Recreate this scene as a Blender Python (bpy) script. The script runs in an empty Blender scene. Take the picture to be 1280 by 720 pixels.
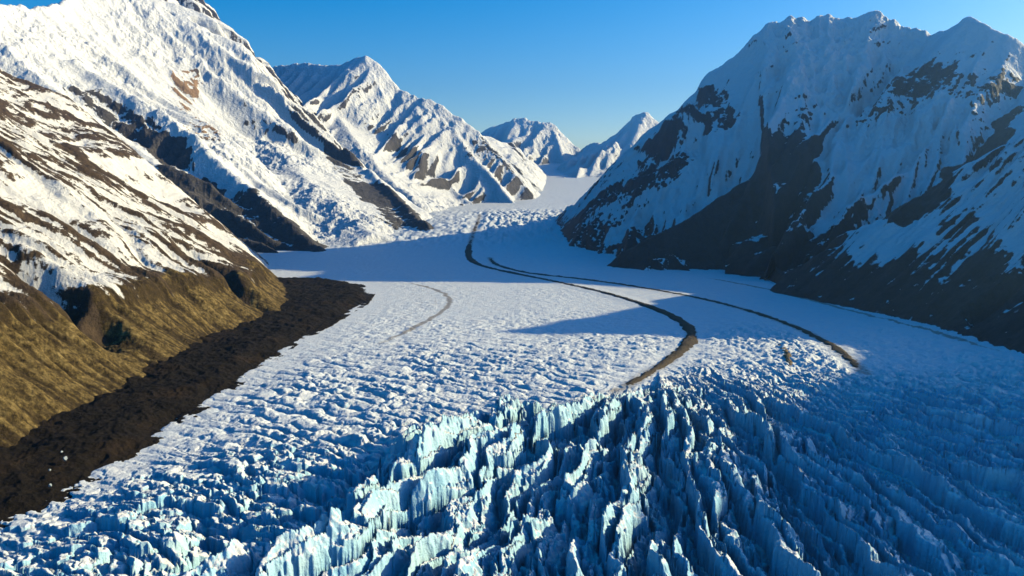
import bpy, math, time
import numpy as np
T0 = time.time()
F = np.float32
R = math.radians

# ------------------------------------------------------------------ scene, camera, light
scene = bpy.context.scene
COL = scene.collection
scene.render.engine = 'CYCLES'
scene.view_settings.view_transform = 'Standard'
scene.view_settings.look = 'None'
scene.view_settings.gamma = 1.0
scene.view_settings.exposure = 0.7
scene.view_settings.use_curve_mapping = False
scene.cycles.max_bounces = 5
scene.cycles.diffuse_bounces = 0
scene.cycles.volume_bounces = 0
scene.cycles.use_denoising = True
scene.cycles.caustics_reflective = False
scene.cycles.caustics_refractive = False

SUN_AZ, SUN_EL = R(74), R(20)          # azimuth clockwise from the view direction (+Y)
FPX, CAM_H, PITCH = 1000.0, 300.0, math.atan(135 / 1000)
cam_d = bpy.data.cameras.new('camera')
cam = bpy.data.objects.new('camera', cam_d)
COL.objects.link(cam)
cam.location = (0, 0, CAM_H)
cam.rotation_euler = (math.pi / 2 - PITCH, 0, 0)
cam_d.sensor_width = 36
cam_d.lens = 36 * FPX / 1280
cam_d.clip_start = 5
cam_d.clip_end = 60000
scene.camera = cam

sun_d = bpy.data.lights.new('sun', 'SUN')
sun_d.energy = 5.0
sun_d.angle = R(0.5)
sun_d.color = (1.0, 0.85, 0.50)
sun = bpy.data.objects.new('sun', sun_d)
COL.objects.link(sun)
sun.rotation_euler = (math.pi / 2 - SUN_EL, 0, -SUN_AZ + math.pi)
sun.location = (3000, 900, 2000)

world = bpy.data.worlds.new('World')
scene.world = world
world.use_nodes = True
wn = world.node_tree
bg = wn.nodes['Background']
sky = wn.nodes.new('ShaderNodeTexSky')
sky.sky_type = 'NISHITA'
sky.sun_disc = False
sky.sun_elevation = SUN_EL
sky.sun_rotation = SUN_AZ
sky.altitude = 1800
sky.air_density = 1.0
sky.dust_density = 3.5
sky.ozone_density = 2.2
hs = wn.nodes.new('ShaderNodeHueSaturation')
hs.inputs['Saturation'].default_value = 1.62
hs.inputs['Hue'].default_value = 0.50
wn.links.new(sky.outputs[0], hs.inputs['Color'])
wn.links.new(hs.outputs[0], bg.inputs['Color'])
bg.inputs['Strength'].default_value = 0.12

# ------------------------------------------------------------------ measuring the photograph
CP, SP = math.cos(PITCH), math.sin(PITCH)
def ray(px, py):
    a, b = px - 640.0, -(py - 360.0)
    return np.array([a, FPX * CP + b * SP, -FPX * SP + b * CP])
def at(px, py, Y):
    d = ray(px, py)
    return np.array([0, 0, CAM_H]) + d * (Y / d[1])
def gp(px, py, z=0.0):
    """where the line of sight through a pixel meets the level z"""
    d = ray(px, py)
    return d[:2] * ((z - CAM_H) / d[2])
def gps(pts, z=0.0):
    return np.array([gp(a, b, z) for a, b in pts])

# ------------------------------------------------------------------ noise
def _tab(seed):
    g = np.random.RandomState(seed)
    ang = g.rand(256) * 2 * math.pi
    return g.permutation(256).astype(np.int32), np.cos(ang).astype(F), np.sin(ang).astype(F)
_TABS = {}
def perlin(x, y, seed=0):
    if seed not in _TABS:
        _TABS[seed] = _tab(seed)
    P, gx, gy = _TABS[seed]
    xf = np.floor(x); yf = np.floor(y)
    xi = xf.astype(np.int32); yi = yf.astype(np.int32)
    x = (x - xf).astype(F); y = (y - yf).astype(F)
    u = x * x * x * (x * (x * 6 - 15) + 10)
    v = y * y * y * (y * (y * 6 - 15) + 10)
    a0 = P[xi & 255]; a1 = P[(xi + 1) & 255]
    def dot(a, j, dx, dy):
        h = P[(a + j) & 255]
        return gx[h] * dx + gy[h] * dy
    j0 = yi; j1 = yi + 1
    n00 = dot(a0, j0, x, y); n10 = dot(a1, j0, x - 1, y)
    n01 = dot(a0, j1, x, y - 1); n11 = dot(a1, j1, x - 1, y - 1)
    a = n00 + u * (n10 - n00); b = n01 + u * (n11 - n01)
    return (a + v * (b - a)) * F(1.5)
def fbm(x, y, oct=4, seed=0, gain=0.5):
    s = 0; a = 1.0; t = 0
    for i in range(oct):
        s = s + F(a) * perlin(x * F(2 ** i), y * F(2 ** i), seed + i); t += a; a *= gain
    return s / F(t)
def ridged(x, y, oct=4, seed=0, gain=0.5):
    s = 0; a = 1.0; t = 0
    for i in range(oct):
        n = 1 - np.abs(perlin(x * F(2 ** i), y * F(2 ** i), seed + i)) * F(1.6)
        s = s + F(a) * n; t += a; a *= gain
    return s / F(t)
def cells(x, y, seed=0, jit=0.9):
    """max of random pyramids on a jittered lattice, and F1, F2, the id of the nearest site"""
    g = np.random.RandomState(seed)
    JX = g.rand(64, 64).astype(F); JY = g.rand(64, 64).astype(F); HH = g.rand(64, 64).astype(F)
    xi = np.floor(x).astype(np.int32); yi = np.floor(y).astype(np.int32)
    top = np.full(x.shape, -9, F); f1 = np.full(x.shape, 9, F); f2 = np.full(x.shape, 9, F); hh = np.zeros(x.shape, F)
    for dx in (-1, 0, 1):
        for dy in (-1, 0, 1):
            cx = xi + dx; cy = yi + dy
            ix = cx & 63; iy = cy & 63
            h = HH[ix, iy]
            ax = cx + F(0.5) + (JX[ix, iy] - F(0.5)) * F(jit) - x
            ay = cy + F(0.5) + (JY[ix, iy] - F(0.5)) * F(jit) - y
            d = np.sqrt(ax * ax + ay * ay)
            top = np.maximum(top, h * F(0.8) - d)
            n = d < f1
            f2 = np.where(n, f1, np.minimum(f2, d)); hh = np.where(n, h, hh); f1 = np.where(n, d, f1)
    return top, f1, f2, hh
def blocks(x, y, seed=0, jit=0.95):
    """Voronoi blocks: random height, offset from the block's site, distance to the crack"""
    g = np.random.RandomState(seed)
    JX = g.rand(64, 64).astype(F); JY = g.rand(64, 64).astype(F); HH = g.rand(64, 64).astype(F)
    xi = np.floor(x).astype(np.int32); yi = np.floor(y).astype(np.int32)
    f1 = np.full(x.shape, 9, F); f2 = np.full(x.shape, 9, F); hh = np.zeros(x.shape, F); ox = np.zeros(x.shape, F); oy = np.zeros(x.shape, F)
    for dx in (-1, 0, 1):
        for dy in (-1, 0, 1):
            cx = xi + dx; cy = yi + dy
            ix = cx & 63; iy = cy & 63
            ax = x - (cx + F(0.5) + (JX[ix, iy] - F(0.5)) * F(jit))
            ay = y - (cy + F(0.5) + (JY[ix, iy] - F(0.5)) * F(jit))
            d = np.sqrt(ax * ax + ay * ay); n = d < f1
            f2 = np.where(n, f1, np.minimum(f2, d)); hh = np.where(n, HH[ix, iy], hh)
            ox = np.where(n, ax, ox); oy = np.where(n, ay, oy); f1 = np.where(n, d, f1)
    return hh, ox, oy, f2 - f1
def sstep(a, b, x):
    t = np.clip((x - F(a)) / F(b - a), 0, 1)
    return t * t * (3 - 2 * t)
def polydist(x, y, pts, closed=False):
    """distance to a polyline, parameter along it (metres), signed side (+ = left of travel), index position"""
    pts = np.asarray(pts, F)
    if closed:
        pts = np.vstack([pts, pts[:1]])
    best = np.full(x.shape, 1e12, F); S = np.zeros(x.shape, F); side = np.zeros(x.shape, F); K = np.zeros(x.shape, F)
    s0 = 0.0
    for i in range(len(pts) - 1):
        a, b = pts[i, :2], pts[i + 1, :2]
        d = b - a; L = float(np.hypot(*d)) + 1e-6
        wx = x - a[0]; wy = y - a[1]
        t = np.clip((wx * d[0] + wy * d[1]) / F(L * L), 0, 1)
        q = (wx - t * d[0]) ** 2 + (wy - t * d[1]) ** 2
        m = q < best
        best = np.where(m, q, best); S = np.where(m, s0 + t * F(L), S); K = np.where(m, i + t, K)
        side = np.where(m, (d[0] * (wy - t * d[1]) - d[1] * (wx - t * d[0])) / (F(L) * np.sqrt(q) + F(1e-3)), side)
        s0 += L
    return np.sqrt(best), S, side, K
def soften(Z, n=2, w=2):
    """running mean over the grid, so that no step is steeper than the grid can carry"""
    for _ in range(n):
        for ax in (0, 1):
            P = np.pad(Z, [(w, w) if a == ax else (0, 0) for a in (0, 1)], mode='edge')
            c = np.cumsum(P, axis=ax, dtype=np.float64)
            c = np.concatenate([np.zeros_like(np.take(c, [0], ax)), c], ax)
            k = 2 * w + 1; m = Z.shape[ax]
            Z = ((np.take(c, range(k, k + m), ax) - np.take(c, range(0, m), ax)) / k).astype(F)
    return Z
def inside(x, y, pts):
    c = np.zeros(x.shape, bool); n = len(pts)
    for i in range(n):
        x1, y1 = pts[i][:2]; x2, y2 = pts[(i + 1) % n][:2]
        m = ((y1 > y) != (y2 > y)) & (x < (x2 - x1) * (y - y1) / (y2 - y1 + 1e-9) + x1)
        c ^= m
    return c
def smax(a, b, k):
    h = np.clip(0.5 + (a - b) / F(2 * k), 0, 1)
    return b + (a - b) * h + F(k) * h * (1 - h)
def resample(pts, step):
    pts = np.asarray(pts, float)
    # Catmull-Rom through the points
    out = []
    for i in range(len(pts) - 1):
        p0 = pts[max(i - 1, 0)]; p1 = pts[i]; p2 = pts[i + 1]; p3 = pts[min(i + 2, len(pts) - 1)]
        n = max(1, int(np.hypot(*(p2 - p1)[:2]) / step))
        for k in range(n):
            t = k / n
            out.append(0.5 * (2 * p1 + (p2 - p0) * t + (2 * p0 - 5 * p1 + 4 * p2 - p3) * t * t + (3 * p1 - p0 - 3 * p2 + p3) * t ** 3))
    out.append(pts[-1])
    return np.array(out)

# ------------------------------------------------------------------ mesh building
def grid_mesh(name, X, Y, Z, mat, keep=None, attrs=None):
    nr, nc = X.shape
    idx = np.arange(nr * nc, dtype=np.int32).reshape(nr, nc)
    q = np.stack([idx[:-1, :-1], idx[:-1, 1:], idx[1:, 1:], idx[1:, :-1]], -1).reshape(-1, 4)
    if keep is not None:
        kq = keep[:-1, :-1] & keep[:-1, 1:] & keep[1:, 1:] & keep[1:, :-1]
        q = q[kq.ravel()]
    used = np.zeros(nr * nc, bool); used[q.ravel()] = True
    remap = np.cumsum(used).astype(np.int32) - 1
    q = remap[q]
    co = np.stack([X, Y, Z], -1).reshape(-1, 3)[used].astype(F)
    me = bpy.data.meshes.new(name)
    me.vertices.add(len(co)); me.vertices.foreach_set('co', co.ravel())
    me.loops.add(q.size); me.loops.foreach_set('vertex_index', q.ravel())
    me.polygons.add(len(q))
    me.polygons.foreach_set('loop_start', np.arange(0, q.size, 4, dtype=np.int32))
    me.polygons.foreach_set('use_smooth', np.ones(len(q), bool))
    me.update(calc_edges=True)
    for k, v in (attrs or {}).items():
        a = me.attributes.new(k, 'FLOAT', 'POINT')
        a.data.foreach_set('value', np.ascontiguousarray(v, F).ravel()[used])
    me.materials.append(mat)
    ob = bpy.data.objects.new(name, me)
    COL.objects.link(ob)
    print('%-20s %8d verts  %.1fs' % (name, len(co), time.time() - T0))
    return ob
def tag(ob, label, cat, kind='structure', group=None):
    ob['label'] = label; ob['category'] = cat
    if kind: ob['kind'] = kind
    if group: ob['group'] = group
def polar(az0, az1, naz, rs):
    az = np.radians(np.linspace(az0, az1, naz)).astype(F)
    rs = np.asarray(rs, F)
    return np.outer(rs, np.sin(az)).astype(F), np.outer(rs, np.cos(az)).astype(F)
def normal_up(X, Y, Z):
    """z of the unit normal, and the outward horizontal direction"""
    Xu, Xv = np.gradient(X); Yu, Yv = np.gradient(Y); Zu, Zv = np.gradient(Z)
    nx = Yu * Zv - Zu * Yv; ny = Zu * Xv - Xu * Zv; nz = Xu * Yv - Yu * Xv
    l = np.sqrt(nx * nx + ny * ny + nz * nz) + 1e-9
    s = np.sign(nz)
    return s * nz / l, s * nx / l, s * ny / l
def hit(X, Y, Z, px, py):
    """first point of a polar patch seen through a pixel"""
    d = ray(px, py); az = math.atan2(d[0], d[1])
    azs = np.arctan2(X[0], Y[0]); j = int(np.argmin(np.abs(azs - az)))
    r = np.hypot(X[:, j], Y[:, j]); sl = d[2] / math.hypot(d[0], d[1])
    above = Z[:, j] > CAM_H + r * sl
    i = int(np.argmax(above)) if above.any() else len(r) - 1
    return np.array([X[i, j], Y[i, j], Z[i, j]])

# ------------------------------------------------------------------ materials
def new_mat(name):
    m = bpy.data.materials.new(name); m.use_nodes = True
    nt = m.node_tree; b = nt.nodes['Principled BSDF']
    return m, nt, b
def N(nt, typ, **kw):
    n = nt.nodes.new(typ)
    for k, v in kw.items():
        if k in n.inputs: n.inputs[k].default_value = v
        else: setattr(n, k, v)
    return n
def attr(nt, name):
    return N(nt, 'ShaderNodeAttribute', attribute_name=name).outputs['Fac']
def noise_n(nt, scale, detail=4, rough=0.55, vec=None):
    n = N(nt, 'ShaderNodeTexNoise'); n.inputs['Scale'].default_value = scale
    n.inputs['Detail'].default_value = detail; n.inputs['Roughness'].default_value = rough
    nt.links.new(vec if vec is not None else pos(nt), n.inputs['Vector'])
    return n.outputs['Fac']
def pos(nt):
    return N(nt, 'ShaderNodeNewGeometry').outputs['Position']
def ramp(nt, fac, stops):
    r = N(nt, 'ShaderNodeValToRGB')
    e = r.color_ramp.elements
    while len(e) < len(stops): e.new(0.5)
    for el, (p, c) in zip(e, stops):
        el.position = p; el.color = (*c, 1) if len(c) == 3 else c
    nt.links.new(fac, r.inputs['Fac'])
    return r.outputs['Color']
def mixc(nt, fac, a, b):
    m = N(nt, 'ShaderNodeMix', data_type='RGBA')
    nt.links.new(fac, m.inputs['Factor'])
    for s, v in ((6, a), (7, b)):
        if isinstance(v, tuple): m.inputs[s].default_value = (*v, 1)
        else: nt.links.new(v, m.inputs[s])
    return m.outputs[2]
def mathn(nt, op, a, b, c=None):
    m = N(nt, 'ShaderNodeMath', operation=op)
    for i, v in enumerate((a, b, c)):
        if v is None: continue
        if isinstance(v, (int, float)): m.inputs[i].default_value = v
        else: nt.links.new(v, m.inputs[i])
    return m.outputs[0]
def sharpen(nt, fac, lo, hi):
    m = N(nt, 'ShaderNodeMapRange', interpolation_type='SMOOTHSTEP')
    nt.links.new(fac, m.inputs['Value']); m.inputs['From Min'].default_value = lo; m.inputs['From Max'].default_value = hi
    return m.outputs['Result']
def bump(nt, b, h, strength, dist):
    n = N(nt, 'ShaderNodeBump'); n.inputs['Strength'].default_value = strength; n.inputs['Distance'].default_value = dist
    nt.links.new(h, n.inputs['Height']); nt.links.new(n.outputs[0], b.inputs['Normal'])

def snow_rock(name, rock_a, rock_b, warm, snow=(0.86, 0.88, 0.90), sc=1.0):
    """snow over rock: 'rock' says how bare, 'warm' how much of the rock is the warm kind"""
    m, nt, b = new_mat(name)
    rk = mathn(nt, 'ADD', attr(nt, 'rock'), mathn(nt, 'MULTIPLY', mathn(nt, 'SUBTRACT', noise_n(nt, 0.06 * sc, 5, 0.7), 0.5), 0.9))
    fac = sharpen(nt, rk, 0.42, 0.58)
    rc = ramp(nt, noise_n(nt, 0.02 * sc, 6, 0.7), [(0.3, rock_a), (0.7, rock_b)])
    rc = mixc(nt, attr(nt, 'warm'), rc, warm)
    sn = mixc(nt, noise_n(nt, 0.008 * sc, 4), snow, tuple(c * k for c, k in zip(snow, (0.93, 0.95, 0.98))))
    nt.links.new(mixc(nt, fac, sn, rc), b.inputs['Base Color'])
    b.inputs['Roughness'].default_value = 0.75
    b.inputs['Specular IOR Level'].default_value = 0.25
    bump(nt, b, mathn(nt, 'ADD', noise_n(nt, 0.05 * sc, 6, 0.65), mathn(nt, 'MULTIPLY', fac, 0.25)), 0.8, 14 / sc)
    return m

MAT_PEAK = snow_rock('snow_and_dark_rock', (0.035, 0.033, 0.034), (0.11, 0.10, 0.095), (0.30, 0.19, 0.11))
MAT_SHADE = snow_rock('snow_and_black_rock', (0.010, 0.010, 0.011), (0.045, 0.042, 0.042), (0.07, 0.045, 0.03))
MAT_FAR = snow_rock('far_snow_and_rock', (0.06, 0.06, 0.06), (0.14, 0.13, 0.12), (0.3, 0.2, 0.12), sc=0.5)

# ------------------------------------------------------------------ mountains out of ridge lines
def mountain_height(x, y, ridges, seed, k=35.0, flute=1.0):
    """highest of the flanks falling off every ridge line, cut by gullies that run down the fall line"""
    wx = x + 90 * perlin(x / F(420), y / F(420), seed + 50) + 30 * perlin(x / F(130), y / F(130), seed + 51)
    wy = y + 90 * perlin(x / F(420), y / F(420), seed + 52) + 30 * perlin(x / F(130), y / F(130), seed + 53)
    H = None
    for n, r in enumerate(ridges):
        pts = r['pts']
        if r.get('dive', True):                        # the spur's foot runs on below the ice
            e = pts[-1] - pts[-2]; e = e / np.hypot(*e[:2])
            pts = np.vstack([pts, pts[-1] + [e[0] * 260, e[1] * 260, -260]])
        pts = resample(pts, 60)
        d, S, side, K = polydist(x, y, pts)
        z = np.interp(K, np.arange(len(pts)), pts[:, 2]).astype(F)
        run = pts[-1, :2] - pts[0, :2]; run = run / np.hypot(*run)
        if r.get('jag', 0):
            z = z + F(r['jag']) * ((ridged(S / F(150), S * 0, 3, seed + 60 + n, 0.6) - 0.45) + 0.7 * perlin(S / F(48), S * 0 + 3, seed + 61 + n))
        sl = F(r.get('right', 0.8)) + F(r.get('left', 0.8) - r.get('right', 0.8)) * (side * F(0.5) + F(0.5))
        S2 = (x - F(pts[0, 0])) * F(run[0]) + (y - F(pts[0, 1])) * F(run[1]) + 0.35 * (wx - x) + 0.35 * (wy - y)
        lam = r.get('lam', 130.0)
        fl = ridged(S2 / F(lam), d / F(lam * 7) + side * 7, 3, seed + 7 * n, 0.55)
        amp = r.get('flute', 0.22) * flute
        d = np.sqrt(d * d + 100) - 10
        # steep under the crest, easing below; gullies bite deeper with the distance from the crest
        fall = sl * (d + 60 * (1 - np.exp(-d / 90))) * (1 + F(amp) * (1 - 2 * fl) * np.clip(d / 140, 0, 1))
        fall = np.where(d > 500, fall - sl * (d - 500) * F(r.get('ease', 0.15)), fall)
        h = z - fall
        H = h if H is None else smax(H, h, k)
    return H

def build_mountain(name, az0, az1, naz, rs, ridges, seed, mat, label, cat='mountain', k=35.0, rough=1.0, zmin=-40,
                   thr=0.62, outcrops=(), snowfields=(), warm_at=(), trim=None, post=None, flute=1.0, snowy=0.0):
    X, Y = polar(az0, az1, naz, rs)
    Z = soften(mountain_height(X, Y, ridges, seed, k, flute), 2, 3)
    patch = 0.3 + 0.7 * sstep(-0.25, 0.4, perlin(X / F(520), Y / F(520), seed + 88))
    Z += rough * patch * (34 * (ridged(X / F(330), Y / F(330), 5, seed + 90, 0.5) - 0.45) + 6 * fbm(X / F(45), Y / F(45), 4, seed + 97, 0.6) + 12 * (ridged((X + Y * 0.3) / F(85), (Y - X * 0.3) / F(85), 4, seed + 93, 0.55) - 0.45))
    if post is not None: Z = post(X, Y, Z)
    nz, nx, ny = normal_up(X, Y, Z)
    # bare where it is steep; wind and sun keep some ribs bare, snow lies in the gullies
    rib = Z - (np.roll(Z, 6, 0) + np.roll(Z, -6, 0) + np.roll(Z, 6, 1) + np.roll(Z, -6, 1)) / 4
    rock = 0.5 + (thr - nz) * 2.4 + np.clip(rib / 9, -0.3, 0.3) + 0.40 * fbm(X / F(150), Y / F(150) , 5, seed + 31, 0.6) + 0.30 * fbm(X / F(38), Y / F(38), 4, seed + 36, 0.7) - snowy
    for (p, q, rad, s) in outcrops:
        a, b = hit(X, Y, Z, *p), hit(X, Y, Z, *q)
        m = capsule(X, Y, Z, a, b, rad, seed + 5)
        rock += s * m
    for (p, q, rad, s) in snowfields:
        a, b = hit(X, Y, Z, *p), hit(X, Y, Z, *q)
        rock -= s * capsule(X, Y, Z, a, b, rad, seed + 6)
    warm = np.zeros_like(Z)
    for (p, q, rad) in warm_at:
        warm = np.maximum(warm, capsule(X, Y, Z, hit(X, Y, Z, *p), hit(X, Y, Z, *q), rad, seed + 8))
    if trim is not None: rock, warm = trim(X, Y, Z, rock, nz)
    ob = grid_mesh(name, X, Y, Z, mat, keep=Z > zmin, attrs={'rock': np.clip(rock, -0.6, 1.6), 'warm': warm})
    tag(ob, label, cat)
    return X, Y, Z
def capsule(X, Y, Z, a, b, rad, seed):
    d = b - a; L2 = float(d @ d) + 1e-3
    t = np.clip(((X - a[0]) * d[0] + (Y - a[1]) * d[1] + (Z - a[2]) * d[2]) / F(L2), 0, 1)
    q = np.sqrt((X - a[0] - t * d[0]) ** 2 + (Y - a[1] - t * d[1]) ** 2 + (Z - a[2] - t * d[2]) ** 2)
    q = q * (1 + 0.45 * fbm(X / F(120), Y / F(120), 3, seed))
    return 1 - sstep(0.55 * rad, 1.25 * rad, q)
def Rg(pts, **kw):
    return dict(pts=np.array([at(a, b, c) for a, b, c in pts]), **kw)
def Rw(pts, **kw):
    return dict(pts=np.array(pts, float), **kw)
def sun_pt(lat, axis, ax_tip):
    """crest point whose shadow ends at ax_tip on the ice (lat: across the sun's direction)"""
    s = (math.sin(SUN_AZ), math.cos(SUN_AZ)); p = (-s[1], s[0])
    return (s[0] * axis + p[0] * lat, s[1] * axis + p[1] * lat, (axis - ax_tip) * math.tan(SUN_EL))
def lg(a, b, n):
    return np.geomspace(a, b, n)

# ------------------------------------------------------------------ the glacier's broad form
def _edge(): pass
EDGE_R = np.vstack([[[1500, 150]], gps([(1290, 452), (1150, 405), (1000, 373), (900, 352), (820, 340), (745, 333)]), np.array([at(720, 312, 3100), at(702, 297, 3450), at(694, 285, 3800), at(691, 270, 4300), at(692, 256, 4800), at(696, 243, 5400)])[:, :2]])
VALLEY_POLY = np.vstack([EDGE_R, [[-2000, 5400], [-2000, 150]]])
def foot_cap(foot, slope, seed):
    """a mountain ends along its foot line; the mountain lies to the left of the line's travel"""
    def post(X, Y, Z):
        w = 22 * fbm(X / F(120), Y / F(120), 3, seed) + 8 * fbm(X / F(30), Y / F(30), 3, seed + 1)
        d, S, side, K = polydist(X, Y, foot)
        d = np.where(side >= 0, d, -d) + w
        g = ridged(S / F(110), d / F(700), 3, seed + 2)
        return -smax(-Z, -(gbase(X, Y) - 4 + d * slope * (1 + 0.35 * (0.5 - g))), 12)
    return post
def feet(pts):
    return np.array([at(a, b, c)[:2] for a, b, c in pts])
def right_cap(slope):
    def post(X, Y, Z):
        w = 25 * fbm(X / F(110), Y / F(110), 3, 391) + 8 * fbm(X / F(28), Y / F(28), 3, 392)
        d, S, side, K = polydist(X, Y, EDGE_R)
        d = np.where(inside(X, Y, VALLEY_POLY), -d, d) + w * 0.5
        g = ridged(S / F(95), d / F(700), 3, 393)
        cap = gbase(X, Y) - 8 + d * slope * (1 + 0.25 * (0.5 - g)) + 4
        return -smax(-Z, -cap, 10)
    return post
def gbase(x, y):
    z = np.interp(y, [0, 500, 900, 1300, 2600, 3000, 3300, 3800, 4100, 4600, 5300, 6500, 8000, 9500], [-14, -10, -3, 0, 0, 6, 26, 72, 90, 100, 135, 225, 350, 520]).astype(F)
    left = sstep(-250, -650, x)
    zl = np.interp(y, [0, 1300, 2800, 3300, 3800, 4600, 5300, 6500, 8000, 9500], [0, 0, 0, 20, 55, 95, 130, 225, 350, 520]).astype(F)
    return z * (1 - left) + zl * left

MORAINE_OUT = gps([(-60, 700), (0, 655), (60, 628), (130, 590), (200, 545), (290, 485), (365, 432), (425, 398), (455, 380), (464, 368), (450, 357), (415, 351), (375, 349), (350, 350)])
FAN = (275.0, 1450.0)
STRIPES = [[(600, 291, 12), (597, 300, 13), (588, 314, 15), (586, 324, 16), (600, 333, 13), (640, 342, 11), (690, 352, 10), (740, 363, 10), (790, 377, 12), (830, 392, 14), (855, 406, 15), (864, 420, 14), (858, 434, 13), (835, 453, 12), (800, 475, 10), (770, 492, 7)],
           [(612, 325, 8), (622, 333, 10), (660, 342, 10), (720, 349, 9), (780, 357, 8), (860, 371, 8), (930, 388, 8), (990, 409, 8), (1035, 432, 9), (1062, 452, 10), (1082, 470, 9)],
           [(975, 432, 4), (982, 444, 7), (987, 458, 6), (992, 472, 3)]]
SPINE = resample(np.array([gp(800, 470), gp(775, 490), gp(730, 508), gp(660, 525), gp(600, 545), gp(520, 590), gp(450, 640), gp(370, 690), gp(280, 760), gp(200, 820)]), 40)
def glacier_detail(x, y):
    """seracs, crevasses and pressure waves, metres above the broad form; also how bare (blue) the ice is"""
    wx = x + 14 * perlin(x / F(70), y / F(70), 11) + 5 * perlin(x / F(23), y / F(23), 12)
    wy = y + 14 * perlin(x / F(70), y / F(70), 13) + 5 * perlin(x / F(23), y / F(23), 14)
    # -- waves across the flow on the side of the brown hill
    u = wx * 0.52 + wy * 0.85; v = wx * 0.85 - wy * 0.52
    near = 1 - sstep(640, 900, y)
    vj = v + 2.5 * perlin(x / F(6), y / F(6), 27); uj = u + 2.5 * perlin(x / F(6), y / F(6), 28)
    h1, ox1, oy1, e1_ = blocks(vj / F(24), uj / F(17), 21)
    h5, ox5, oy5, e5_ = blocks(vj / F(11), uj / F(8), 29)
    chunk = 13 * h1 - 9 * oy1 + 5 * ox1 + 4 * sstep(0, 0.25, e1_) + 6 * h5 - 5 * oy5
    row = 1 - np.abs(((u + 16 * perlin(v / F(110), u / F(200), 24) + 5 * perlin(v / F(28), u / F(60), 25)) / F(29)) % 1.0 * 2 - 1)
    row = (0.55 * sstep(0.0, 0.38, row) + 0.45 * row) * (0.8 + 0.4 * perlin(v / F(15), u / F(37), 26))
    wave = 7.5 * row * (1 - 0.4 * near) + (0.13 + 0.80 * near) * chunk
    c2, g1, g2, h2 = cells(v / F(8), u / F(8), 22)
    wave += 2.4 * np.clip(c2 + 0.5, 0, 1.3)
    # -- blades that fan out towards the viewer: tilted blocks with a broken wall on the side facing down the fan
    jx = wx + 2.0 * perlin(x / F(7), y / F(7), 34) + 1.3 * perlin(x / F(3), y / F(3), 35)
    jy = wy + 2.0 * perlin(x / F(7), y / F(7), 36) + 1.3 * perlin(x / F(3), y / F(3), 37)
    ph = np.arctan2(jx - F(FAN[0]), F(FAN[1]) - jy); rho = np.hypot(jx - F(FAN[0]), jy - F(FAN[1]))
    hA, oxA, oyA, eA = blocks(ph * F(42), rho / F(210), 31)
    hB, oxB, oyB, eB = blocks(ph * F(90), rho / F(48), 32)
    b1, _, _, _ = cells(ph * F(70), rho / F(110), 33)
    blade = 31 * hA + 26 * (oyA * 0.45 - oxA * 0.9) * sstep(0.0, 0.25, eA) + 7 * hB + 8 * (oyB * 0.6 - oxB * 0.9) + 9 * np.clip(b1 + 0.6, 0, 1.5) - 10 * (1 - sstep(0, 0.12, eA)) - 12 + 1.8 * fbm(x / F(4), y / F(4), 3, 38, 0.65)
    # -- fine chop everywhere
    c3, k1, k2, h3 = cells(wx / F(17), wy / F(15), 41)
    chop = 4.0 * np.clip(c3 + 0.5, 0, 1.3) + 1.6 * ridged(x / F(9), y / F(9), 2, 43)
    c4, _, _, _ = cells(wx / F(33), wy / F(28), 44)
    ds, _, sds, _ = polydist(wx + 40 * perlin(x / F(70), y / F(70), 15) + 70 * perlin(x / F(190), y / F(190), 17), wy + 40 * perlin(x / F(70), y / F(70), 16) + 70 * perlin(x / F(190), y / F(190), 18), SPINE)
    ds = np.where(sds >= 0, ds, -ds)
    right = sstep(-34, 30, ds + 26 * (h1 - 0.5))
    blade = blade + 20 * np.exp(-(ds / 90) ** 2) * (1 - sstep(750, 1150, y))
    wave = wave * (0.7 + 0.45 * sstep(-0.4, 0.45, perlin(x / F(230), y / F(230), 45)))
    wave = wave - 16 * np.exp(-((ds + 45) / 40) ** 2) * (1 - sstep(700, 900, y))
    # amplitude dies out up-glacier
    nearL = 1 - sstep(900, 1700, y); nearR = (1 - sstep(800, 1330, y)) * (1 - 0.5 * sstep(180, 430, x))
    big = wave * nearL * (1 - right) + blade * nearR * right
    mid = 0.6 + 0.4 * (1 - sstep(1200, 2300, y))
    left_calm = 1 - 0.6 * nearL * (1 - right)
    z = big + left_calm * chop * (0.55 + 0.6 * sstep(-0.4, 0.4, perlin(x / F(190), y / F(260), 46))) * (1 + 0.8 * sstep(250, 500, x) * (1 - sstep(1500, 1800, y))) * mid * (1 - 0.45 * sstep(1400, 1800, y)) + 4 * np.clip(c4 + 0.4, 0, 1.2) * (1 - sstep(1000, 1900, y))
    # icefall up the valley
    fallz = sstep(3150, 3500, y) * (1 - sstep(4500, 5200, y))
    c5, _, _, _ = cells(wx / F(24), wy / F(40), 51)
    z += fallz * (20 * np.clip(c5 + 0.5, 0, 1.3)) * (0.45 + 0.55 * sstep(-350, 0, x))
    # towards the edges it flattens
    return z

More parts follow.
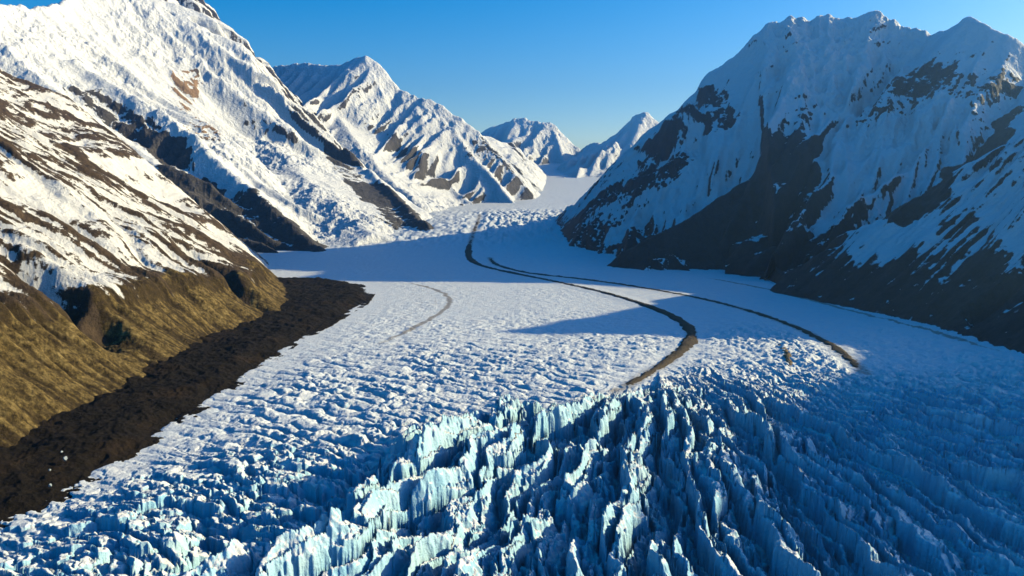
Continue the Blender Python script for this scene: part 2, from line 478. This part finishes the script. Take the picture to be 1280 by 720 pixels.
NR = np.concatenate([np.geomspace(330, 1300, 950)[:-1], np.geomspace(1300, 2600, 420)[:-1], np.geomspace(2600, 9600, 260)])
SPINE_FLIP = False
def build_glacier():
    X, Y = polar(-43, 44, 1500, NR)
    base = gbase(X, Y)
    D = glacier_detail(X, Y)
    grit = np.zeros_like(X)
    for pts_ in STRIPES[:2]:
        d, _, _, _ = polydist(X, Y, resample(np.array([np.r_[gp(a, b), w] for a, b, w in pts_]), 25))
        grit = np.maximum(grit, 0.62 * np.exp(-(d / 19) ** 2))
        D = D * (0.35 + 0.65 * sstep(12, 45, d)) + 2 * (1 - sstep(12, 45, d))
    # the ice thins and steps down at its right margin and under the lateral moraine
    dr, _, sr, _ = polydist(X, Y, EDGE_R)
    out = np.where(sr < 0, dr, -dr)
    dm, _, sm, _ = polydist(X, Y, MORAINE_OUT)
    D = D * (0.25 + 0.75 * sstep(0, 120, np.where(inside(X, Y, HILL_SIDE), 0, dm)))
    under = np.where(inside(X, Y, HILL_SIDE), dm, 0)
    D = D * (1 - 0.9 * sstep(5, 40, under)) - 8 * sstep(5, 40, under)
    Z = base + D
    nz, nx, ny = normal_up(X, Y, Z)
    bare = sstep(0.70, 0.35, nz)
    streak = np.maximum(arcs(X, Y), grit)
    ob = grid_mesh('glacier', X, Y, Z, MAT_ICE, attrs={'bare': bare, 'dirt': streak})
    tag(ob, 'broken blue and white glacier winding down the valley floor between the mountains', 'glacier')

def arcs(X, Y):
    """faint bands of grit that bend round the tip of the dark moraine"""
    out = np.zeros_like(X)
    for pts, w, s in ARCS:
        d, S, _, K = polydist(X + 5 * perlin(X / F(40), Y / F(40), 71), Y, resample(gps(pts), 30))
        f = np.clip(np.minimum(K, K.max() - K) / 6, 0, 1)
        out = np.maximum(out, s * np.exp(-(d / w) ** 2) * f)
    return out
ARCS = [
    ([(470, 350), (520, 356), (552, 366), (562, 378), (545, 395), (500, 420), (440, 448)], 9, 0.75),
    ([(470, 354), (515, 360), (540, 370), (545, 380), (525, 396), (480, 420)], 7, 0.4),
    ([(470, 358), (505, 364), (524, 373), (526, 382), (505, 398), (460, 420)], 7, 0.4),
    ([(470, 362), (492, 368), (505, 376), (505, 384), (485, 400)], 6, 0.35),
    ([(475, 347), (530, 350), (575, 360), (592, 376), (575, 396), (525, 425), (470, 455)], 7, 0.3),
    ([(640, 350), (700, 364), (760, 382), (800, 398), (818, 414), (815, 430)], 7, 0.3),
    ([(870, 345), (960, 362), (1060, 388), (1150, 412), (1230, 436), (1300, 455)], 10, 0.8),
    ([(1120, 405), (1180, 422), (1240, 440), (1300, 460)], 6, 0.5),
]

def ice_material():
    m, nt, b = new_mat('glacier_ice')
    bare = attr(nt, 'bare')
    br = sharpen(nt, mathn(nt, 'ADD', bare, mathn(nt, 'MULTIPLY', mathn(nt, 'SUBTRACT', noise_n(nt, 0.09, 5, 0.65), 0.5), 0.7)), 0.2, 0.8)
    ice = ramp(nt, noise_n(nt, 0.03, 4), [(0.3, (0.30, 0.63, 0.86)), (0.7, (0.54, 0.80, 0.93))])
    firn = ramp(nt, noise_n(nt, 0.05, 5, 0.6), [(0.3, (0.74, 0.82, 0.88)), (0.65, (0.86, 0.88, 0.89))])
    c = mixc(nt, br, firn, ice)
    dn = mathn(nt, 'ADD', attr(nt, 'dirt'), mathn(nt, 'MULTIPLY', mathn(nt, 'SUBTRACT', noise_n(nt, 0.12, 6, 0.75), 0.5), 1.1))
    df = mathn(nt, 'MULTIPLY', sharpen(nt, dn, 0.3, 0.7), 0.8)
    c = mixc(nt, df, c, (0.24, 0.19, 0.14))
    nt.links.new(c, b.inputs['Base Color'])
    b.inputs['Roughness'].default_value = 0.55
    b.inputs['Specular IOR Level'].default_value = 0.3
    bump(nt, b, noise_n(nt, 0.25, 6, 0.65), 0.7, 2.5)
    return m
MAT_ICE = ice_material()

# ------------------------------------------------------------------ moraines
def rubble_material(name, a, bb, c2=None, patch=0.0):
    m, nt, b = new_mat(name)
    c = ramp(nt, noise_n(nt, 0.16, 8, 0.8), [(0.28, a), (0.72, bb)])
    if c2 is not None:
        c = mixc(nt, sharpen(nt, noise_n(nt, 0.012, 5, 0.6), 0.5 - patch, 0.72), c, c2)
    nt.links.new(c, b.inputs['Base Color'])
    b.inputs['Roughness'].default_value = 0.95
    b.inputs['Specular IOR Level'].default_value = 0.1
    bump(nt, b, noise_n(nt, 0.22, 7, 0.75), 1.0, 3.0)
    return m
MAT_DARK = rubble_material('dark_rubble', (0.006, 0.005, 0.004), (0.024, 0.018, 0.012), (0.032, 0.021, 0.012))
MAT_MED = rubble_material('grey_brown_rubble', (0.05, 0.042, 0.034), (0.15, 0.12, 0.085))
MAT_TAN = rubble_material('tan_rubble', (0.14, 0.105, 0.06), (0.30, 0.22, 0.13))

LAT_IN = gps([(350, 350), (366, 378), (335, 405), (290, 420), (245, 442), (200, 470), (140, 505), (70, 545), (0, 578), (-80, 615)])
HILL_SIDE = np.vstack([MORAINE_OUT, [[-900, 2350]], [[-1500, 2000]], [[-1500, 300]]])
def build_lateral():
    X, Y = polar(-52, -9, 700, np.geomspace(420, 2500, 760))
    ins = inside(X, Y, HILL_SIDE)
    d, S, _, _ = polydist(X, Y, MORAINE_OUT)
    d = d + 6 * fbm(X / F(30), Y / F(30), 4, 81)
    sd = np.where(ins, d, -d)
    h = 9 * sstep(-10, 60, sd) + 8 * fbm(X / F(70), Y / F(70), 4, 82) + 5.0 * (ridged(X / F(30), Y / F(30), 4, 83, 0.6) - 0.4)
    Z = gbase(X, Y) + np.where(sd > -12, h, -30) + 2 * sstep(0, 40, sd)
    ob = grid_mesh('lateral_moraine', X, Y, Z, MAT_DARK, keep=(sd > -14) & (sd < 420))
    tag(ob, 'broad dark brown rubble bank curving along the foot of the brown hill', 'moraine')
def build_stripe(pts, mat, label, seed, lift=0.3):
    """pts: pixel x, y on the ice and half-width in metres -> a low rubble ridge lying on the ice"""
    P = resample(np.array([np.r_[gp(a, b), w * 0.75] for a, b, w in pts]), 12)
    P[:, 2] *= (0.72 + 0.75 * (0.5 + 0.5 * perlin((np.arange(len(P)) / 6.0).astype(F), np.zeros(len(P), F) + 0.5, seed + 8)))
    t = np.gradient(P[:, :2], axis=0); t /= np.linalg.norm(t, axis=1)[:, None]
    nrm = np.stack([-t[:, 1], t[:, 0]], 1)
    n = 17; c = np.linspace(-1.25, 1.25, n)
    L = np.arange(len(P))
    X = (P[:, None, 0] + nrm[:, None, 0] * c[None] * P[:, None, 2]).astype(F)
    Y = (P[:, None, 1] + nrm[:, None, 1] * c[None] * P[:, None, 2]).astype(F)
    X += 8 * fbm(X / F(22), Y / F(22), 4, seed + 4, 0.75); Y += 8 * fbm(X / F(22), Y / F(22), 4, seed + 5, 0.75)
    prof = np.clip(1 - np.abs(c) ** 2.2, -0.6, 1)[None] * np.clip(P[:, None, 2] / 9, 0.35, 1.6)
    end = np.clip(np.minimum(L, L[-1] - L) / 5.0, 0, 1)[:, None]
    top = gbase(X, Y) + 3.6 * (0.35 + 0.65 * (1 - sstep(1200, 2300, Y)))
    Z = top + (3.0 * prof * end - 4 * (1 - end)) + 3.6 * fbm(X / F(16), Y / F(16), 4, seed, 0.65) + lift
    ob = grid_mesh('medial_moraine', X, Y, Z.astype(F), mat)
    tag(ob, label, 'moraine', group='dark rubble stripes along the glacier')

# ------------------------------------------------------------------ the brown hill on the left
def hill_material():
    m, nt, b = new_mat('brown_hillside')
    g = attr(nt, 'grass'); rkA = attr(nt, 'rock')
    mp = N(nt, 'ShaderNodeMapping'); nt.links.new(pos(nt), mp.inputs['Vector']); mp.inputs['Scale'].default_value = (1.0, 1.1, 1.0)
    st = noise_n(nt, 0.09, 8, 0.78, mp.outputs[0])
    earth = ramp(nt, st, [(0.36, (0.020, 0.013, 0.005)), (0.5, (0.15, 0.105, 0.038)), (0.64, (0.36, 0.265, 0.105))])
    earth = mixc(nt, mathn(nt, 'MULTIPLY', sharpen(nt, mathn(nt, 'ADD', attr(nt, 'gully_shade_soil'), mathn(nt, 'MULTIPLY', mathn(nt, 'SUBTRACT', noise_n(nt, 0.05, 6, 0.7), 0.5), 0.8)), 0.62, 1.15), 0.8), earth, (0.030, 0.020, 0.010))  # gully shading painted into the earth colour, along with the crest's dark soil band
    rockc = ramp(nt, noise_n(nt, 0.06, 6, 0.7), [(0.3, (0.03, 0.022, 0.016)), (0.7, (0.13, 0.09, 0.055))])
    grain = noise_n(nt, 0.075, 7, 0.78)
    fac = sharpen(nt, mathn(nt, 'ADD', rkA, mathn(nt, 'MULTIPLY', mathn(nt, 'SUBTRACT', grain, 0.5), 1.6)), 0.42, 0.58)
    c = mixc(nt, fac, (0.86, 0.86, 0.85), rockc)
    gg = sharpen(nt, mathn(nt, 'ADD', g, mathn(nt, 'MULTIPLY', mathn(nt, 'SUBTRACT', noise_n(nt, 0.05, 6, 0.7), 0.5), 0.5)), 0.42, 0.58)
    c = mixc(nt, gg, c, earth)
    nt.links.new(c, b.inputs['Base Color'])
    b.inputs['Roughness'].default_value = 0.9
    b.inputs['Specular IOR Level'].default_value = 0.12
    bump(nt, b, noise_n(nt, 0.16, 7, 0.72), 1.0, 5)
    return m
MAT_HILL = hill_material()
RAVINES = [(np.array([[-900, 1330, 8], [-800, 1290, 55], [-720, 1270, 74], [-640, 1240, 46], [-580, 1200, 6]]), 62),
           (np.array([[-800, 1830, 8], [-720, 1800, 45], [-650, 1770, 58], [-585, 1740, 36], [-540, 1720, 4]]), 52),
           (np.array([[-1130, 1500, 6], [-1040, 1420, 34], [-960, 1370, 34], [-900, 1330, 10]]), 42)]

def build_hill():
    X, Y = polar(-62, -13.5, 1150, np.geomspace(640, 3400, 1150))
    foot = np.vstack([[[-560, 200]], gps([(-80, 612), (0, 576), (70, 545), (140, 507), (200, 472), (245, 444), (290, 421), (335, 406), (368, 378)]), gps([(352, 340)])])
    foot = resample(foot, 40)
    d, S, side, K = polydist(X + 12 * perlin(X / F(90), Y / F(90), 101), Y, foot)
    d = np.where(side >= 0, d, -d)                      # + = uphill of the foot
    # height by distance from the foot: steep bank, then an easier snow slope
    w = perlin(X / F(300), Y / F(300), 102)
    gul = ridged(S / F(120) + 0.5 * w, d / F(1400), 3, 103, 0.55)
    gul2 = ridged(S / F(30) + 0.4 * w, d / F(420), 3, 108, 0.6)
    bank = np.interp(S, [0, 500, 900, 1300, 1600, 1850, 2200], [185, 180, 160, 130, 105, 85, 70]).astype(F) + 16 * perlin(S / F(220), d * 0, 109)
    zb = np.where(d < bank, 0.80 * d, 0.80 * bank + 0.64 * (d - bank))
    zb += 14 * sstep(-25, 0, d - bank) * (1 - sstep(0, 60, d - bank))
    zb = zb - np.clip(d / 120, 0, 1) * (42 * (gul - 0.45) + 24 * (gul2 - 0.5))
    gul3 = ridged(S / F(13) + 0.4 * w, d / F(200), 2, 111, 0.6)
    zb -= np.clip(d / 60, 0, 1) * 7 * (gul3 - 0.5)
    # two ravines cut through the bank
    rav = np.zeros_like(d)
    for pts_, wid in RAVINES:
        p = resample(pts_, 25)
        dr, _, _, Kr = polydist(X + 10 * perlin(X / F(40), Y / F(40), 112), Y + 10 * perlin(X / F(40), Y / F(40), 113), p)
        dep = np.interp(Kr, np.arange(len(p)), p[:, 2]).astype(F)
        m = (1 - sstep(0, wid, dr))
        zb = zb - dep * m; rav = np.maximum(rav, m * np.clip(dep / 25, 0, 1))
    # nose: the crest that closes the hill off against the valley behind
    crest = resample(np.array([at(378, 385, 1905), at(352, 348, 1950), at(330, 328, 2000), at(280, 290, 2070), at(200, 222, 2180), at(130, 160, 2280), at(60, 100, 2400), at(0, 45, 2500), at(-120, -60, 2700)]), 60)
    dc, Sc, sc_, Kc = polydist(X, Y, crest)
    zc = np.interp(Kc, np.arange(len(crest)), crest[:, 2]).astype(F)
    behind = np.where(sc_ < 0, dc, -dc)
    cap = zc - 0.75 * np.clip(behind, 0, None) + 0.5 * np.clip(-behind, 0, None) + 6 * fbm(X / F(60), Y / F(60), 4, 104)
    Z = np.where(d > -60, zb, -30.0)
    Z = -smax(-Z, -cap, 14)
    Z = soften(Z.astype(F), 2, 2)
    Z += (6 * fbm(X / F(35), Y / F(35), 5, 105, 0.7) + 20 * (ridged(X / F(260), Y / F(260), 4, 106) - 0.45) * sstep(60, 300, d)) * sstep(-20, 30, d)
    nz, nx, ny = normal_up(X, Y, Z)
    rib = Z - (np.roll(Z, 7, 0) + np.roll(Z, -7, 0) + np.roll(Z, 7, 1) + np.roll(Z, -7, 1)) / 4
    grass = 0.5 + (bank + 10 + 40 * (gul2 - 0.5) + 60 * (0.5 - gul) - d) / 60
    grass = grass - 0.7 * rav
    # bare streaks run diagonally down the snow
    diag = ridged((S * 0.8 + d * 0.45) / F(150) + 0.3 * w, (d) / F(500), 4, 107, 0.6)
    rock = 0.16 + 0.9 * rav + 1.5 * (diag - 0.52) + np.clip(rib / 6, -0.3, 0.4) + 0.6 * fbm(X / F(70), Y / F(70), 6, 110, 0.75) + 0.5 * (1 - sstep(0, 140, d - bank)) + 0.45 * (1 - sstep(0, 110, np.abs(behind)))
    ob = grid_mesh('hill', X, Y, Z.astype(F), MAT_HILL, keep=Z > -25, attrs={'gully_shade_soil': np.clip(0.5 + 0.9 * (gul2 - 0.5) + 0.9 * (gul3 - 0.5) + 0.8 * (gul - 0.5) + 0.7 * (1 - sstep(2, 22, np.abs(d - bank + 8))), 0, 1.5), 'grass': np.clip(grass, -0.5, 1.5), 'rock': np.clip(rock, -1, 2)})
    tag(ob, 'brown gullied hill with snow streaked upper slopes above the dark rubble bank', 'hill')

# ------------------------------------------------------------------ build everything
build_glacier()
build_lateral()
build_stripe(STRIPES[0], MAT_MED, 'long dark rubble stripe bending left to a tan end on the sunlit ice', 200)
build_stripe(STRIPES[1], MAT_MED, 'thin straight dark rubble stripe ending in the shade before the black slope', 210)
build_stripe(STRIPES[2], MAT_TAN, 'short tan rubble patch alone on the sunlit ice', 220, 4.0)
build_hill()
def ice_block(px, py, size, label, seed, group=None):
    import bmesh
    bm = bmesh.new(); bmesh.ops.create_icosphere(bm, subdivisions=4, radius=1.0)
    g = np.random.RandomState(seed); P = np.array([v.co[:] for v in bm.verts])
    pl = g.normal(size=(11, 3)); pl /= np.linalg.norm(pl, axis=1)[:, None]; dd = g.uniform(.55, .9, 11)
    for k in range(11):                                # split off along random cleavage planes
        o = P @ pl[k] - dd[k]; P -= np.clip(o, 0, None)[:, None] * pl[k]
    P += 0.035 * np.stack([perlin((P[:, 0] * 3 + i * 9).astype(F), (P[:, 1] * 3 + P[:, 2] * 4).astype(F), seed) for i in range(3)], 1)
    for v, p in zip(bm.verts, P): v.co = p * np.array([1, .8, .85]) * size
    me = bpy.data.meshes.new('ice_block'); bm.to_mesh(me); bm.free(); me.materials.append(MAT_BLOCK)
    ob = bpy.data.objects.new('ice_block', me); COL.objects.link(ob)
    x, y = gp(px, py, 12)
    ob.location = (x, y, 12 + size * 0.2); ob.rotation_euler = (0, 0, g.rand() * 6)
    tag(ob, label, 'ice block', None, group)
m_, nt_, b_ = new_mat('clean_ice_block')
nt_.links.new(ramp(nt_, noise_n(nt_, 0.4, 5, 0.6), [(0.3, (0.24, 0.30, 0.34)), (0.7, (0.42, 0.47, 0.50))]), b_.inputs['Base Color']); b_.inputs['Roughness'].default_value = 0.6
bump(nt_, b_, noise_n(nt_, 0.9, 5, 0.7), 0.6, 0.8)
MAT_BLOCK = m_
ice_block(82, 574, 3.0, 'largest pale ice block stranded on the dark rubble bank', 401, 'ice blocks on the rubble bank')
ice_block(77, 565, 1.7, 'small pale ice block just behind the largest one on the dark rubble', 402, 'ice blocks on the rubble bank')
ice_block(62, 588, 1.5, 'small pale ice block between the largest one and the left picture edge', 403, 'ice blocks on the rubble bank')
ice_block(63, 607, 1.9, 'pale ice block on dark rubble closest to the broken ice', 404, 'ice blocks on the rubble bank')

# big snow mountain on the left
build_mountain('snow_mountain', -37, -3.5, 1000, lg(2800, 8200, 950), [
    Rg([(-160, 60, 3600), (-60, 22, 3800), (0, 8, 4100), (40, 10, 4350), (67, 9, 4550), (85, -2, 4750), (130, -35, 5200), (200, -45, 5700), (250, -2, 6200), (284, 31, 6500), (320, 62, 6900), (351, 80, 7300), (400, 86, 7800)], left=.9, right=.72, flute=.13, jag=22, lam=330),
    Rg([(285, 70, 5750), (310, 92, 5650), (338, 112, 5500), (387, 148, 5350), (427, 180, 5200), (455, 205, 4950), (490, 240, 4500), (520, 272, 4020), (538, 290, 3740)], left=.75, right=.6, flute=.2, jag=18),
    Rg([(95, 75, 4060), (111, 88, 4040), (182, 130, 3940), (231, 165, 3840), (275, 205, 3680), (333, 254, 3440), (375, 292, 3290), (398, 312, 3200)], left=.5, right=.8, flute=.25, jag=18),
    Rg([(300, 150, 5100), (350, 195, 4550), (400, 240, 4050), (445, 280, 3640), (475, 303, 3360)], left=.2, right=.2, flute=.1, lam=60),
], 300, MAT_PEAK, 'highest snow mountain with a tan rock face and long ridges, behind the brown hill', thr=0.40, snowy=.36, rough=1.35, post=foot_cap(feet([(100, 352, 2700), (250, 336, 2850), (330, 329, 2960), (400, 317, 3150), (460, 308, 3380), (500, 303, 3470), (542, 294, 3680), (552, 284, 4050), (540, 272, 4500), (505, 240, 5200), (478, 215, 6300), (450, 190, 7600), (440, 180, 9000)]), 1.0, 331),
    warm_at=[((232, 100), (250, 160), 150)],
    outcrops=[((235, 230), (375, 308), 190, 1.7), ((200, 190), (250, 235), 110, 1.2), ((425, 200), (470, 250), 120, 1.5), ((470, 240), (532, 288), 150, 1.9), ((230, 90), (254, 165), 110, 1.15), ((115, 120), (215, 195), 100, 1.2), ((330, 160), (362, 172), 70, .9), ((300, 130), (310, 150), 50, .8)],
    snowfields=[((245, 20), (340, 100), 220, .7), ((340, 190), (440, 275), 90, 1.0), ((300, 110), (380, 190), 120, .5), ((120, 50), (180, 100), 150, .5), ((230, 40), (210, 80), 160, .5), ((20, 20), (70, 50), 160, .5)])
build_mountain('snow_mountain', -21, 4, 800, lg(4700, 8200, 700), [
    Rg([(300, 90, 6900), (351, 82, 6700), (400, 80, 6500), (427, 82, 6400), (445, 73, 6350), (458, 70, 6300), (480, 86, 6250), (500, 112, 6200), (545, 128, 6100), (570, 145, 6050), (600, 166, 6000), (640, 192, 5900), (660, 206, 5850), (673, 228, 5800)], left=.8, right=.7, flute=.25, jag=16),
    Rg([(458, 72, 6250), (475, 115, 6100), (505, 165, 5850), (545, 215, 5600), (590, 255, 5350), (612, 268, 5250)], left=.8, right=.8, flute=.3, lam=90),
    Rg([(530, 125, 6080), (570, 170, 5900), (610, 215, 5650), (640, 250, 5450)], left=.8, right=.8, flute=.3, lam=90),
    Rg([(400, 110, 6100), (440, 170, 5500), (490, 228, 5050), (530, 262, 4750)], left=.25, right=.3, flute=.1, lam=60),
    Rg([(440, 80, 6300), (432, 130, 6050), (450, 165, 5850), (480, 195, 5700)], left=.8, right=.8, flute=.2),
], 320, MAT_PEAK, 'pointed snow mountain with fluted ribs and rock feet left of the far valley', thr=0.38, snowy=.15, post=foot_cap(feet([(300, 290, 4400), (480, 272, 4560), (560, 268, 4650), (612, 267, 4720), (655, 261, 5050), (674, 245, 5900), (682, 232, 6800), (684, 228, 8400)]), 1.1, 341),
    outcrops=[((470, 165), (490, 185), 100, .7), ((510, 195), (600, 262), 130, .8), ((600, 190), (650, 235), 130, .7)],
    snowfields=[((500, 120), (560, 190), 90, .6)])
build_mountain('distant_peak', -4, 8, 400, lg(8200, 12000, 300), [
    Rg([(560, 190, 10500), (600, 166, 10200), (625, 155, 10000), (651, 147, 9900), (668, 153, 9850), (688, 153, 9800), (700, 165, 9750), (715, 178, 9700), (728, 190, 9600), (760, 182, 9500), (790, 170, 9400)], left=.8, right=.6, flute=.3, jag=30),
    Rg([(651, 147, 9900), (665, 190, 9300), (690, 235, 8800)], left=.7, right=.7),
    Rg([(690, 155, 9800), (705, 200, 9200), (712, 225, 8900)], left=.7, right=.7),
], 340, MAT_FAR, 'hazy twin topped snow peak at the head of the valley', thr=0.3, rough=1.6)
build_mountain('distant_peak', 2, 18, 400, lg(7200, 11000, 300), [
    Rg([(700, 215, 9600), (730, 183, 9500), (760, 176, 9300), (785, 155, 9000), (798, 142, 8900), (808, 140, 8850), (820, 150, 8800), (850, 170, 8600), (900, 190, 8500)], left=.8, right=.6, flute=.3),
    Rg([(715, 198, 9300), (745, 192, 9200), (780, 180, 9000)], left=.3, right=.3, flute=.1, dive=False),
    Rg([(745, 194, 9150), (738, 212, 8500), (722, 232, 7600)], left=.22, right=.22, flute=.1),
    Rg([(806, 141, 8850), (790, 180, 8300), (770, 225, 7800)], left=.7, right=.7),
], 350, MAT_FAR, 'hazy snow peak showing beside the shaded mountain on the right', thr=0.28, rough=1.6, snowy=.3)

# the shaded mountains on the right, whose crests throw the shadows across the ice
def trim_right(X, Y, Z, rock, nz):
    t = 120 + 60 * fbm(X / F(260), Y / F(260), 4, 361)
    rock = rock + 1.1 * (1 - sstep(-50, 60, Z - t)) - 0.25 * sstep(350, 800, Z)
    return rock, 0 * Z
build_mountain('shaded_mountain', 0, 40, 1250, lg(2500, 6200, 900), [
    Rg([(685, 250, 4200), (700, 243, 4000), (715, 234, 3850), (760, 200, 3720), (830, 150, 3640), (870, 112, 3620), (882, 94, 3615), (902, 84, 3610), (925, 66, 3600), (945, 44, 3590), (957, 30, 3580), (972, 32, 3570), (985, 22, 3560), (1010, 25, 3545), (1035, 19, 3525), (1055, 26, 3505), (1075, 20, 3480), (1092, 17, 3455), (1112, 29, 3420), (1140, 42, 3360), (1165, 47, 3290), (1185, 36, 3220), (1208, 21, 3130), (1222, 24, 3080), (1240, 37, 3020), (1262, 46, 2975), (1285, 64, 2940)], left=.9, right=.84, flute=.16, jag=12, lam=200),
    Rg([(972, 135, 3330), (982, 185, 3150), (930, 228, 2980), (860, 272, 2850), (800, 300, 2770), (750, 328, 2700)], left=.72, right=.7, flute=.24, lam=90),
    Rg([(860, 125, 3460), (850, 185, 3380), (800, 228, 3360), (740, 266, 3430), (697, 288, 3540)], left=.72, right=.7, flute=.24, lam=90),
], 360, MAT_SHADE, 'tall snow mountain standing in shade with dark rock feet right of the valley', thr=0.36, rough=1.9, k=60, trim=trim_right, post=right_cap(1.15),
    outcrops=[((985, 192), (770, 322), 125, 1.5), ((935, 255), (905, 315), 130, 1.3), ((1000, 235), (965, 295), 110, 1.2), ((850, 205), (712, 282), 85, 1.1), ((895, 110), (915, 150), 60, .6), ((1100, 130), (1180, 80), 100, .6), ((1150, 100), (1220, 110), 100, .7), ((880, 125), (905, 165), 70, .8), ((1010, 130), (990, 165), 60, .6), ((1230, 60), (1262, 100), 70, .6), ((830, 170), (800, 215), 70, .6)],
    snowfields=[((930, 165), (865, 222), 60, 1.4), ((865, 222), (765, 296), 38, 1.6), ((880, 190), (930, 170), 90, .7), ((1060, 200), (1150, 150), 110, .8), ((1000, 80), (1060, 120), 130, .5)])
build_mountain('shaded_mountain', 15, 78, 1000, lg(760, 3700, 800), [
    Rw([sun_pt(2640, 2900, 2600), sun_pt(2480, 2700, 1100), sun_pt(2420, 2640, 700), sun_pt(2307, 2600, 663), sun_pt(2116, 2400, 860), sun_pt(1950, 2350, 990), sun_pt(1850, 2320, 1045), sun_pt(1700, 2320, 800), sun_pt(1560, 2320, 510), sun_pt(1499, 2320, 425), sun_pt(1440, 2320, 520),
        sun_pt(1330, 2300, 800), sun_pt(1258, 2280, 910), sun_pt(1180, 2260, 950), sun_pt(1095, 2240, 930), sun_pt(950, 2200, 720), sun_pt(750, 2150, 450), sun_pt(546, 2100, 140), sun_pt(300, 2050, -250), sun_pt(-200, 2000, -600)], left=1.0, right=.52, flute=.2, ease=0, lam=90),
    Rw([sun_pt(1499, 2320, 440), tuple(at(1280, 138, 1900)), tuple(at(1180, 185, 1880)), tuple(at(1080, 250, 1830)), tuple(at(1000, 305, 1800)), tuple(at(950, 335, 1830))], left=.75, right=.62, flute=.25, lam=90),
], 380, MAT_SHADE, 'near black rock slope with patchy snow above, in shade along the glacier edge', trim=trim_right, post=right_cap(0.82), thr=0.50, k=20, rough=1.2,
    outcrops=[((1235, 158), (1140, 252), 85, 1.6), ((1270, 140), (1210, 175), 45, .8), ((1180, 250), (1240, 330), 45, .5)])

# ------------------------------------------------------------------ the air
def haze_box(x0, x1, y0, y1, z0, z1, density):
    v = [(x, y, z) for z in (z0, z1) for y in (y0, y1) for x in (x0, x1)]
    f = [(0, 2, 3, 1), (4, 5, 7, 6), (0, 1, 5, 4), (2, 6, 7, 3), (0, 4, 6, 2), (1, 3, 7, 5)]
    me = bpy.data.meshes.new('haze'); me.from_pydata(v, [], f)
    m = bpy.data.materials.new('haze'); m.use_nodes = True
    nt = m.node_tree
    nt.nodes.remove(nt.nodes['Principled BSDF'])
    pv = nt.nodes.new('ShaderNodeVolumePrincipled')
    pv.inputs['Color'].default_value = (0.27, 0.57, 1.0, 1)
    pv.inputs['Density'].default_value = density
    pv.inputs['Anisotropy'].default_value = 0.78
    nt.links.new(pv.outputs[0], nt.nodes['Material Output'].inputs['Volume'])
    me.materials.append(m)
    ob = bpy.data.objects.new('haze', me); COL.objects.link(ob)
    tag(ob, 'pale blue mountain air fading the far peaks', 'haze', 'stuff')
top = max((o.matrix_world @ v).z for o in COL.objects if o.type == 'MESH' for v in [__import__('mathutils').Vector(c) for c in o.bound_box])
low = min(c[2] for o in COL.objects if o.type == 'MESH' for c in o.bound_box)
haze_box(-7500, 7500, -300, 12600, low - 1, top + 10, 4.8e-5)
